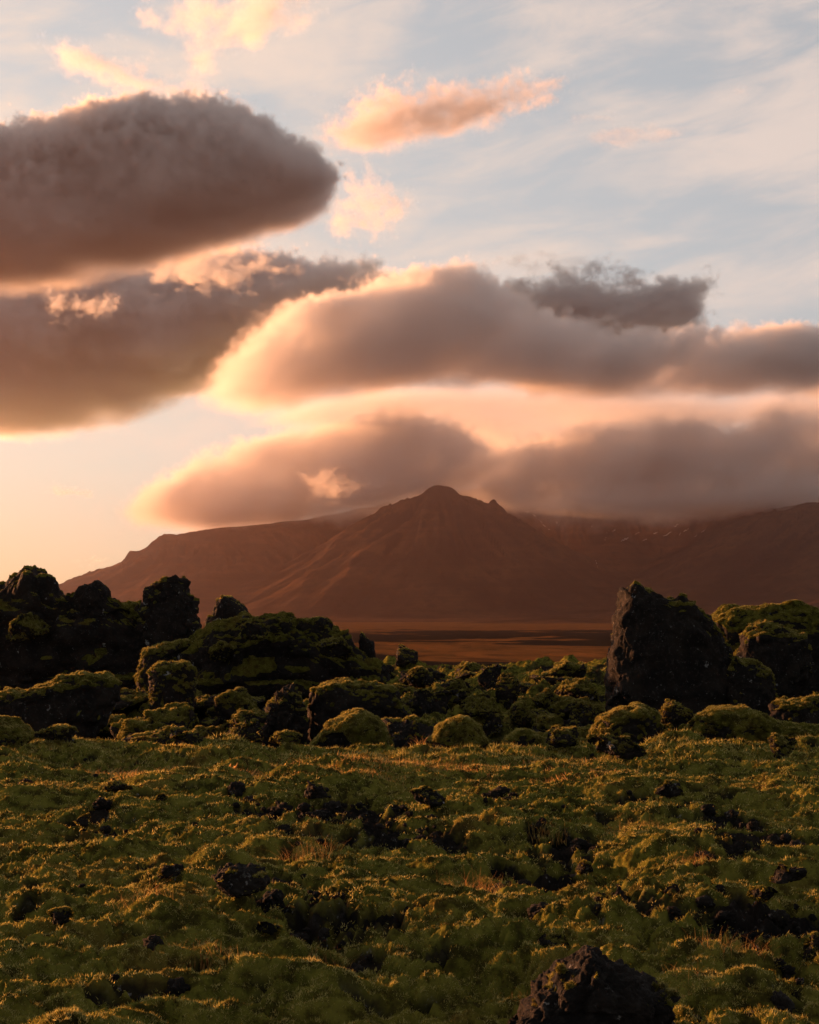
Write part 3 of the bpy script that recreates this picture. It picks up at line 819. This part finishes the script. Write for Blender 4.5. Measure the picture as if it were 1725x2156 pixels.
GB = 'mossy boulders of the lava field'
rock('lava_crag', 'long black lava crag with a knobbly crest, at the left edge', 'rock',
     [(-170, 1300), (-120, 1250), (-60, 1234), (0, 1224), (30, 1217), (75, 1213), (106, 1222), (122, 1240), (135, 1244), (165, 1234), (196, 1229), (214, 1238), (250, 1238), (258, 1252),
      (300, 1254), (345, 1290), (400, 1350), (425, 1420), (300, 1470), (0, 1480), (-160, 1470)], 42, 0.38, 0.34, 1.0, seed=1, box=0.6)
rock('lava_tower', 'blunt black rock tower standing on the right end of the long crag', 'rock',
     [(303, 1262), (308, 1238), (328, 1221), (355, 1213), (384, 1212), (399, 1224), (403, 1250), (414, 1262), (418, 1300), (424, 1322), (418, 1370), (400, 1420), (310, 1420), (285, 1320)],
     41.2, 0.8, 0.12, 1.1, seed=2, box=0.6)
rock('lava_pillar', 'small dark pillar rock between the tower and the big mossy mound', 'rock',
     [(430, 1325), (433, 1306), (449, 1294), (454, 1264), (468, 1253), (490, 1254), (518, 1278), (530, 1300), (545, 1345), (440, 1350)], 45, 0.8, 0.16, 0.5, seed=3, box=0.6)
rock('mossy_mound', 'biggest mossy lava mound, humped, left of the open plain', 'mound',
     [(392, 1352), (420, 1330), (480, 1302), (502, 1285), (560, 1282), (612, 1286), (640, 1304), (680, 1300), (705, 1312), (742, 1324), (762, 1366), (822, 1402), (840, 1450), (700, 1475),
      (500, 1470), (390, 1430)], 39.5, 0.55, 0.55, 0.9, seed=4, box=0.65)
rock('boulder', 'dark block on the crest of the biggest mossy mound', 'boulder', [(622, 1318), (634, 1304), (660, 1303), (676, 1297), (694, 1302), (702, 1314), (690, 1336), (630, 1340)], 38.6, 0.8, 0.25, 0.6, seed=5)
rock('boulder', 'moss-capped block at the right shoulder of the biggest mound', 'boulder', (668, 1330, 738, 1392), 36.5, 0.8, 0.5, 0.9, seed=6)
rock('boulder', 'bare knob jutting from the front of the biggest mound', 'boulder', (500, 1300, 570, 1352), 37.2, 0.8, 0.3, 0.9, seed=7)
rock('lava_snag', 'thin upright black snag at the right foot of the biggest mound', 'rock', [(752, 1372), (756, 1338), (762, 1328), (772, 1342), (788, 1350), (800, 1384), (770, 1395)], 40, 0.7, 0.1, 0.6, seed=8)
rock('boulder', 'sloping moss ledge with a bright rim below the tower', 'boulder', [(286, 1396), (300, 1368), (350, 1352), (396, 1346), (402, 1362), (372, 1380), (350, 1402), (300, 1412)], 36.5, 0.8, 0.8, 0.6, seed=9)
rock('boulder', 'square boulder with a mossy lit top below the moss ledge', 'boulder', [(312, 1418), (322, 1400), (352, 1394), (396, 1394), (413, 1410), (415, 1445), (395, 1480), (325, 1478)], 33, 0.9, 0.6, 0.7, GB, seed=10)
rock('boulder', 'large black boulder with a moss-covered lit top, left side', 'boulder',
     [(-10, 1470), (20, 1450), (60, 1446), (95, 1438), (140, 1420), (205, 1418), (245, 1424), (258, 1440), (254, 1475), (215, 1510), (190, 1545), (20, 1545)], 28, 0.6, 0.50, 0.7, GB, seed=11, box=0.6)
rock('boulder', 'rounded moss boulder cut by the left edge of the photo', 'boulder', (-70, 1505, 66, 1572), 21.2, 0.9, 1.0, 0.5, GB, seed=12)
rock('boulder', 'round moss ball boulder right of the large black boulder', 'boulder', (282, 1472, 360, 1528), 26, 0.9, 0.75, 0.6, GB, seed=13)
rock('boulder', 'moss-topped boulder with a dark hollow face, left of the black upright rock', 'boulder', (436, 1447, 560, 1524), 28, 0.8, 0.62, 0.7, GB, seed=14)
rock('boulder', 'small mossy block above the round moss ball boulder', 'boulder', (328, 1432, 386, 1482), 30, 0.8, 0.55, 0.9, GB, seed=15)
rock('boulder', 'black upright rock with hardly any moss, mid left', 'boulder', [(540, 1545), (556, 1500), (572, 1470), (588, 1452), (612, 1442), (628, 1450), (646, 1478), (650, 1510), (662, 1548), (600, 1556)], 26.4, 0.9, 0.2, 1.3, GB, seed=16)
rock('boulder', 'broad black boulder with a thin moss rim along its top', 'boulder',
     [(642, 1490), (650, 1450), (690, 1434), (740, 1432), (800, 1436), (838, 1450), (848, 1475), (868, 1500), (890, 1545), (700, 1555), (645, 1530)], 27, 0.55, 0.36, 0.6, GB, seed=17, box=0.6)
rock('boulder', 'tent-shaped moss mound in front of the broad black boulder', 'boulder',
     [(655, 1556), (690, 1525), (735, 1502), (755, 1494), (775, 1504), (805, 1525), (826, 1556), (800, 1575), (690, 1575)], 22.2, 0.8, 1.0, 0.35, GB, seed=18)
rock('boulder', 'low moss hump beside the tent-shaped mound', 'boulder', (826, 1528, 905, 1572), 21.6, 0.8, 1.0, 0.5, GB, seed=19)
rock('boulder', 'pale-rimmed moss mound at the centre of the boulder row', 'boulder', [(902, 1560), (922, 1526), (950, 1512), (985, 1510), (1010, 1530), (1030, 1570), (1010, 1590), (915, 1582)], 21, 0.8, 1.0, 0.35, GB, seed=20)
rock('boulder', 'moss hump with a blazing orange sunlit left rim', 'boulder', [(1053, 1575), (1065, 1552), (1090, 1536), (1115, 1537), (1140, 1552), (1150, 1580), (1100, 1592), (1060, 1588)], 20.4, 0.8, 0.9, 0.4, GB, seed=21)
rock('boulder', 'dark flat-topped rock right of the sunlit hump', 'boulder', (1146, 1526, 1242, 1572), 21.4, 0.8, 0.3, 0.8, GB, seed=22)
rock('boulder', 'domed moss boulder with a black face below the monolith', 'boulder', [(1236, 1540), (1258, 1512), (1300, 1492), (1340, 1484), (1378, 1496), (1395, 1530), (1400, 1562), (1250, 1565)], 23, 0.8, 0.66, 0.5, GB, seed=23)
rock('boulder', 'black rock lying before the domed moss boulder', 'boulder', (1253, 1540, 1352, 1600), 19.9, 0.8, 0.18, 0.9, GB, seed=24)
rock('monolith', 'tall black lava monolith with a slanted top, right', 'rock',
     [(1262, 1500), (1266, 1440), (1280, 1370), (1288, 1320), (1296, 1290), (1299, 1262), (1303, 1234), (1322, 1223), (1343, 1222), (1380, 1238), (1408, 1254), (1420, 1245), (1436, 1246), (1478, 1274),
      (1508, 1302), (1532, 1350), (1556, 1384), (1572, 1440), (1560, 1520), (1400, 1525), (1290, 1520)], 30, 0.6, 0.14, 0.8, seed=25, box=0.55)
rock('boulder', 'mossy shoulder boulder leaning on the right foot of the monolith', 'boulder', [(1520, 1420), (1545, 1384), (1590, 1392), (1622, 1412), (1634, 1450), (1640, 1500), (1530, 1510)], 29.4, 0.8, 0.45, 0.6, GB, seed=26)
rock('mossy_mound', 'broad green moss hill behind the monolith at the right edge', 'mound',
     [(1480, 1300), (1530, 1272), (1600, 1267), (1660, 1263), (1690, 1272), (1725, 1290), (1900, 1310), (1960, 1500), (1700, 1520), (1500, 1500)], 38, 0.5, 0.72, 0.5, seed=27, box=0.65)
rock('boulder', 'dark craggy rock set in the face of the right moss hill', 'boulder', [(1550, 1370), (1556, 1335), (1580, 1314), (1625, 1306), (1650, 1318), (1700, 1340), (1730, 1400), (1600, 1410)], 35.5, 0.7, 0.32, 0.8, seed=28)
rock('boulder', 'low rock with pale lichen crest at the right edge', 'boulder', [(1612, 1490), (1640, 1474), (1690, 1470), (1740, 1462), (1800, 1470), (1800, 1520), (1630, 1520)], 26, 0.7, 0.4, 0.8, GB, seed=29)
rock('boulder', 'great smooth moss mound in the lower right of the boulder row', 'boulder',
     [(1428, 1545), (1440, 1505), (1480, 1485), (1520, 1492), (1570, 1490), (1640, 1520), (1720, 1530), (1780, 1560), (1760, 1600), (1440, 1595)], 22.6, 0.6, 0.95, 0.4, GB, seed=30)
rock('boulder', 'dark round rock stuck in the great smooth moss mound', 'boulder', (1606, 1545, 1690, 1592), 20.4, 0.8, 0.3, 0.9, GB, seed=31)
rock('boulder', 'black tooth of rock just left of the great smooth moss mound', 'boulder', [(1376, 1550), (1388, 1500), (1410, 1474), (1440, 1480), (1466, 1504), (1480, 1552), (1420, 1560)], 24, 0.9, 0.45, 1.2, GB, seed=32)
MID = [(815, 1356, 895, 1402, 46, .25, 'dark rock at the near edge of the open plain'), (950, 1388, 1012, 1422, 50, .8, 'small moss hump on the skyline of the boulder field'),
       (1128, 1386, 1268, 1436, 46, .75, 'long moss hump left of the monolith, high in the field'), (1178, 1420, 1262, 1482, 38, .7, 'moss boulder close to the left side of the monolith'),
       (1008, 1396, 1060, 1450, 42, .2, 'jagged black rock in the middle of the boulder field'), (1030, 1424, 1108, 1486, 36, .35, 'blocky dark rock with moss patches in mid field'),
       (930, 1432, 1010, 1478, 38, .8, 'green moss hump at the left of the mid field'), (958, 1468, 1062, 1514, 31, .85, 'wide moss hump in the centre of the mid field'),
       (1058, 1478, 1128, 1534, 27, .9, 'smooth moss hump above the sunlit hump'), (1108, 1452, 1200, 1500, 33, .7, 'moss hump with folded top in mid field'),
       (1192, 1476, 1272, 1536, 26.5, .15, 'black rock at the left foot of the monolith'), (856, 1436, 932, 1508, 32, .35, 'dark rock with mossy crown right of the broad black boulder'),
       (850, 1400, 925, 1446, 44, .5, 'half mossy rock below the dark rock by the plain'), (1000, 1500, 1070, 1545, 24.5, .5, 'half mossy rock behind the pale-rimmed mound'),
       (1130, 1500, 1210, 1545, 24.0, .75, 'moss lump behind the dark flat-topped rock'), (420, 1500, 470, 1548, 24, .2, 'lichen-spotted black rock left of the black upright rock'),
       (470, 1515, 560, 1560, 23.0, .3, 'low rock with white lichen patches before the hollow-faced boulder'), (200, 1500, 290, 1548, 24.5, .9, 'moss lump between the large black boulder and the moss ball'),
       (560, 1538, 640, 1572, 22, .85, 'flat moss lump under the black upright rock'), (70, 1530, 170, 1568, 22.5, .8, 'moss lump at the foot of the large black boulder'),
       (360, 1530, 430, 1566, 22, .35, 'small dark rock with a little moss on the ridge'), (1690, 1380, 1790, 1450, 34, .55, 'half mossy rock low on the right moss hill'),
       (1640, 1420, 1720, 1478, 31, .7, 'moss boulder between the right hill and the lichen rock'), (430, 1340, 500, 1392, 38, .8, 'moss lump on the left slope of the biggest mound'),
       (560, 1345, 650, 1420, 37, .75, 'moss bulge on the front of the biggest mound'), (0, 1290, 110, 1345, 40.0, .85, 'mossy ledge on the face of the long crag'),
       (180, 1330, 290, 1400, 39.0, .3, 'black bulge at the foot of the long crag'), (40, 1360, 160, 1425, 37.5, .25, 'black bulge below the mossy ledge of the crag'),
       (200, 1380, 270, 1432, 34.5, .45, 'blocky rock right of the black bulges'), (700, 1395, 800, 1450, 33, .5, 'half mossy rock before the right foot of the biggest mound'),
       (480, 1400, 560, 1452, 33.5, .35, 'dark rock at the front foot of the biggest mound'), (600, 1405, 690, 1450, 32, .7, 'mossy rock above the broad black boulder')]
for i, (x0, y0, x1, y1, Y, ms, lb) in enumerate(MID):
    rock('boulder', lb, 'boulder', (x0, y0, x1, y1), Y, 0.9, ms * 0.88, 0.8, GB, seed=100 + i)
# smaller lumps filling the field between the named boulders
r5 = np.random.default_rng(17)
for i in range(210):
    y = float(np.exp(r5.uniform(math.log(22.5), math.log(62)))); x = y * r5.uniform(-0.31, 0.31)
    if i > 150: y = r5.uniform(22.5, 37); x = y * r5.uniform(-0.31, 0.02)
    zg = float(ground_h([x], [y], False)[0])
    w = r5.uniform(0.30, 0.95) * (0.8 + y / 60); h_ = w * r5.uniform(0.35, 0.75)
    px, py = CX + x / y * F, HY + (CAMZ - zg) / y * F
    ms = r5.choice([0.1, 0.1, 0.4, 0.75, 0.95])
    if 770 < px < 1275 and py - h_ * F / y < 1388: continue
    rock('boulder', ('small bare lava lump filling the gaps of the boulder field' if ms < .3 else 'small half mossy lump filling the gaps of the boulder field' if ms < .6
                     else 'small moss-covered lump filling the gaps of the boulder field'), 'boulder',
         (px - w * F / y, py - h_ * F / y, px + w * F / y, py + 4), y, 1.0, ms * 0.85, 0.8, GB, seed=300 + i, fixed=True)
print('rocks', round(time.time() - T0, 1))

# foreground rocks
rock('boulder', 'biggest foreground boulder, black and pitted, cut by the bottom edge', 'boulder',
     [(1060, 2190), (1085, 2130), (1112, 2088), (1142, 2050), (1195, 2022), (1238, 1988), (1268, 2000), (1300, 2022), (1338, 2032), (1346, 2052), (1398, 2070), (1424, 2108), (1440, 2190), (1250, 2240)],
     6.1, 0.75, 0.04, 0.7, seed=60, box=0.6, sub=7)
FG = [(418, 1792, 570, 1872, 10.2, 0.05, 'pitch black hollow boulder, largest in the moss field at left'), (328, 1798, 392, 1846, 10.3, 0.1, 'black stone just left of the hollow boulder'),
      (528, 1928, 588, 1964, 7.6, 0.0, 'smooth round black stone in the lower middle moss'), (438, 1988, 492, 2026, 7.0, 0.1, 'black stone in the brownish moss, lower left'),
      (98, 1896, 162, 1938, 8.2, 0.15, 'black stone half sunk in moss at the left'), (548, 2108, 612, 2170, 5.9, 0.1, 'black stone cut by the bottom edge left of centre'),
      (1134, 1952, 1206, 1994, 7.4, 0.15, 'dark stone with a moss tip above the biggest foreground boulder'), (1214, 1790, 1250, 1834, 10.0, 0.1, 'upright black stone on the dark scree'),
      (1572, 1846, 1640, 1892, 9.0, 0.0, 'grey rounded stone near the right edge'), (1610, 1808, 1690, 1852, 9.6, 0.0, 'wide grey stone behind the rounded one at right'),
      (1380, 1626, 1440, 1672, 14.2, 0.1, 'black stone block on the upper right moss'), (330, 1662, 362, 1690, 13.4, 0.1, 'small pointed black stone in the left moss'),
      (160, 1706, 196, 1734, 12.0, 0.1, 'black stone in the far left moss'), (208, 1630, 282, 1662, 14.4, 0.15, 'low black rock under the left ridge'),
      (1560, 1986, 1610, 2030, 7.2, 0.1, 'dark stone in the right moss, above the corner'), (1690, 1956, 1740, 2010, 7.6, 0.1, 'dark stone touching the right edge'),
      (670, 2016, 700, 2044, 6.8, 0.1, 'tiny black stone right of the lower middle'), (860, 1648, 940, 1690, 13.6, 0.15, 'rugged black rock on the dark central scree'),
      (620, 1640, 700, 1676, 14.2, 0.2, 'mossy black rock at the left of the central scree')]
for i, (x0, y0, x1, y1, Y, ms, lb) in enumerate(FG):
    rock('stone', lb, 'stone', (x0, y0 + (y1 - y0) * 0.2, x1, y1 + (y1 - y0) * 0.1), Y, 0.9, ms + 0.1, 0.6, 'dark stones lying in the moss field', seed=200 + i, sub=6)
# many small stones, mostly on the scree
protos = []
r2 = np.random.default_rng(99)
cand_y = np.exp(r2.uniform(np.log(6.0), np.log(21), 6000)); cand_x = cand_y * r2.uniform(-0.31, 0.31, 6000)
sel = scree_mask(cand_x, cand_y) > 0.5 + 0.45 * r2.uniform(-1, 1, 6000)
cand_x, cand_y = cand_x[sel][:260], cand_y[sel][:260]
cz = ground_h(cand_x, cand_y)
for i in range(6):
    dirs, faces = ico(4)
    sc3 = r2.uniform(0.7, 1.25, 3) * (1, 1, 0.75)
    v = dirs * sc3
    v = v * (1 + 0.7 * fbm(v * 0.9 + i * 7, 2) + 0.75 * fbm(v * 1.7 + i * 5, 4, gain=.6, billow=True))[:, None]
    me = bpy.data.meshes.new('stone')
    o = make_mesh('stone', v, faces, m_rock); protos.append(o)
for i, (x, y, z) in enumerate(zip(cand_x, cand_y, cz)):
    src = protos[i % 6]
    o = src if i < 6 else src.copy()
    if i >= 6: COL.objects.link(o)
    s = 0.02 + 0.07 * r2.power(0.3)
    s *= 0.7 + y / 22
    o.scale = (s, s, s); o.rotation_euler = (r2.uniform(-.4, .4), r2.uniform(-.4, .4), r2.uniform(0, 6.28))
    o.location = (x, y, z - 0.25 * s)
    tag(o, 'small dark lava stone lying on the dark scree', 'stone', 'small lava stones of the scree')
print('stones', len(cand_x), round(time.time() - T0, 1))

# ------------------------------------------------------------------ grass tufts
m_straw, mt, out = new_mat('dry_grass'); S = NT(mt)
pos = S.n('ShaderNodeNewGeometry').outputs['Position']
col = S.mix(S.ramp(S.noise(pos, 6.0, 2), 0.35, 0.65), (0.32, 0.17, 0.06), (0.34, 0.26, 0.09))
d = S.n('ShaderNodeBsdfDiffuse'); tr = S.n('ShaderNodeBsdfTranslucent'); S.link(col, d.inputs[0]); S.link(col, tr.inputs[0])
mx = S.n('ShaderNodeMixShader'); mx.inputs[0].default_value = 0.65; S.link(d.outputs[0], mx.inputs[1]); S.link(tr.outputs[0], mx.inputs[2]); S.link(mx.outputs[0], out.inputs[0])


m_sunlit, mt, out = new_mat('sunlit_grass'); S = NT(mt)  # copy of the dry grass, ridge sunlight put into its brighter colour
d = S.n('ShaderNodeBsdfDiffuse'); tr = S.n('ShaderNodeBsdfTranslucent'); d.inputs[0].default_value = tr.inputs[0].default_value = (0.50, 0.31, 0.11, 1)
mx = S.n('ShaderNodeMixShader'); mx.inputs[0].default_value = 0.72; S.link(d.outputs[0], mx.inputs[1]); S.link(tr.outputs[0], mx.inputs[2]); S.link(mx.outputs[0], out.inputs[0])


def tuft(px, py, w_px, h_px, label, n=70, seed=0):
    r = np.random.default_rng(seed + 500)
    y = CAMZ / ((py - HY) / F); x = (px - CX) / F * y
    W_, H_ = w_px / F * y, h_px / F * y
    qa, qr = r.uniform(0, 6.28, n), np.sqrt(r.uniform(0, 1, n)); bx = x + W_ * qr * np.cos(qa) * 0.5; by = y + W_ * qr * np.sin(qa) * 0.5
    bz = ground_h(bx, by)
    lean = r.normal(size=(n, 2)) * 0.65 + np.array([0.15, -0.05])
    L_ = H_ * r.uniform(0.45, 1.15, n)
    ww = np.maximum(0.0022, 0.30 * y / F / 0.475) * r.uniform(0.7, 1.2, n)
    V, Fc = [], []
    for i in range(n):
        a = r.uniform(0, 6.28); s = np.array([math.cos(a), 0.5 * math.sin(a), 0]) * ww[i] * 0.5
        p0 = np.array([bx[i], by[i], bz[i] - 0.01]); k = len(V)
        for j in range(4):
            q = j / 3
            c_ = p0 + np.array([lean[i, 0] * q * q, lean[i, 1] * q * q, q - 0.18 * q * q * abs(lean[i, 0])]) * L_[i]
            wj = 1 - 0.8 * q
            V += [c_ - s * wj, c_ + s * wj]
        for j in range(3):
            Fc.append((k + 2 * j, k + 2 * j + 1, k + 2 * j + 3, k + 2 * j + 2))
    order = np.argsort(bx)                                 # added unseen slivers under the moss join the blades into one mesh
    for i, j in zip(order[:-1], order[1:]):
        k = len(V)
        pa, pb = np.array([bx[i], by[i], bz[i] - 0.05]), np.array([bx[j], by[j], bz[j] - 0.05])
        V += [pa, pb]; Fc += [(8 * i, 8 * i + 1, k, k), (k, k + 1, 8 * j, 8 * j)]
    V = np.array(V); base = np.array([x, y, float(ground_h([x], [y])[0])])
    o = make_mesh('grass_tuft', V - base, Fc, m_sunlit if 'fringe' in label or 'ridge' in label else m_straw, smooth=False); o.location = base
    tag(o, label, 'grass tuft', 'dry grass tufts in the moss')


TUFTS = [(655, 1742, 90, 52, 'red-orange dry grass tuft on the central scree', 90), (1025, 1792, 80, 48, 'straw grass tuft right of the central scree', 110),
         (300, 1868, 110, 44, 'olive and brown grass tuft left of the hollow boulder', 120), (1545, 1925, 130, 44, 'wide straw grass patch near the right edge', 130),
         (960, 1775, 60, 30, 'short straw tuft left of the straw grass tuft', 60), (880, 1552, 18, 30, 'single upright orange plant on the ridge by the low moss hump', 8),
         (765, 1562, 60, 24, 'glowing orange grass under the tent-shaped mound', 40), (1150, 1608, 60, 22, 'orange lit tuft below the sunlit hump', 40),
         (960, 1588, 60, 26, 'orange grass at the foot of the pale-rimmed mound', 50), (1330, 1700, 100, 26, 'reddish low grass on the right moss', 90),
         (1460, 1770, 60, 30, 'reddish tuft on the right scree', 50), (380, 1935, 120, 26, 'brownish grass strip in the lower left moss', 90),
         (480, 1950, 90, 34, 'rusty grass right of the brownish strip', 80), (580, 2060, 90, 34, 'thin straw stems low in the middle', 50), (1075, 1960, 60, 30, 'short straw stems by the moss-tipped stone', 40),
         (1000, 2120, 110, 50, 'tall thin straw stems left of the biggest foreground boulder', 60), (1150, 1700, 70, 20, 'low rusty grass above the dark scree', 50),
         (1420, 1990, 90, 34, 'straw stems in the lower right moss', 60), (90, 1640, 70, 18, 'low straw grass at the far left', 40), (820, 1605, 70, 20, 'orange lit grass on the ridge crest', 50),
         (1600, 1620, 60, 20, 'low rusty grass right of the boulder row', 40), (700, 1925, 80, 30, 'pinkish dry stems in the middle moss', 50)]
r6 = np.random.default_rng(44)
for k in range(16):
    px = [240, 300, 350, 545, 600, 650, 700, 745, 790, 850, 925, 1010, 1075, 1180, 1240, 1300][k]
    TUFTS.append((px, float(r6.uniform(1572, 1606)), float(r6.uniform(90, 180)), float(r6.uniform(8, 15)), 'low dry grass fringe with sunlit gold in its colour along the ridge below the boulder row', 260))
for i, (px, py, w, h_, lb, n) in enumerate(TUFTS):
    tuft(px, py, w * 1.35, h_ * 0.95, lb, int(n * 1.2) + 20, i)
print('tufts', round(time.time() - T0, 1))

# ------------------------------------------------------------------ haze
m_h, mt, out = new_mat('haze'); S = NT(mt)
pv = S.n('ShaderNodeVolumePrincipled'); S.link(pv.outputs[0], out.inputs['Volume'])
pv.inputs['Density'].default_value = 3.9e-5; pv.inputs['Anisotropy'].default_value = 0.91; pv.inputs['Color'].default_value = (0.97, 0.70, 0.66, 1)
bm = bmesh.new(); bmesh.ops.create_cube(bm, size=1.0)
for v in bm.verts:
    v.co.x *= 14000; v.co.y = 4700 + v.co.y * 9600; v.co.z = 315 + v.co.z * 650
me = bpy.data.meshes.new('haze'); bm.to_mesh(me); bm.free(); me.materials.append(m_h)
hz = bpy.data.objects.new('haze', me); COL.objects.link(hz); tag(hz, kind='stuff')
print('script', round(time.time() - T0, 1))
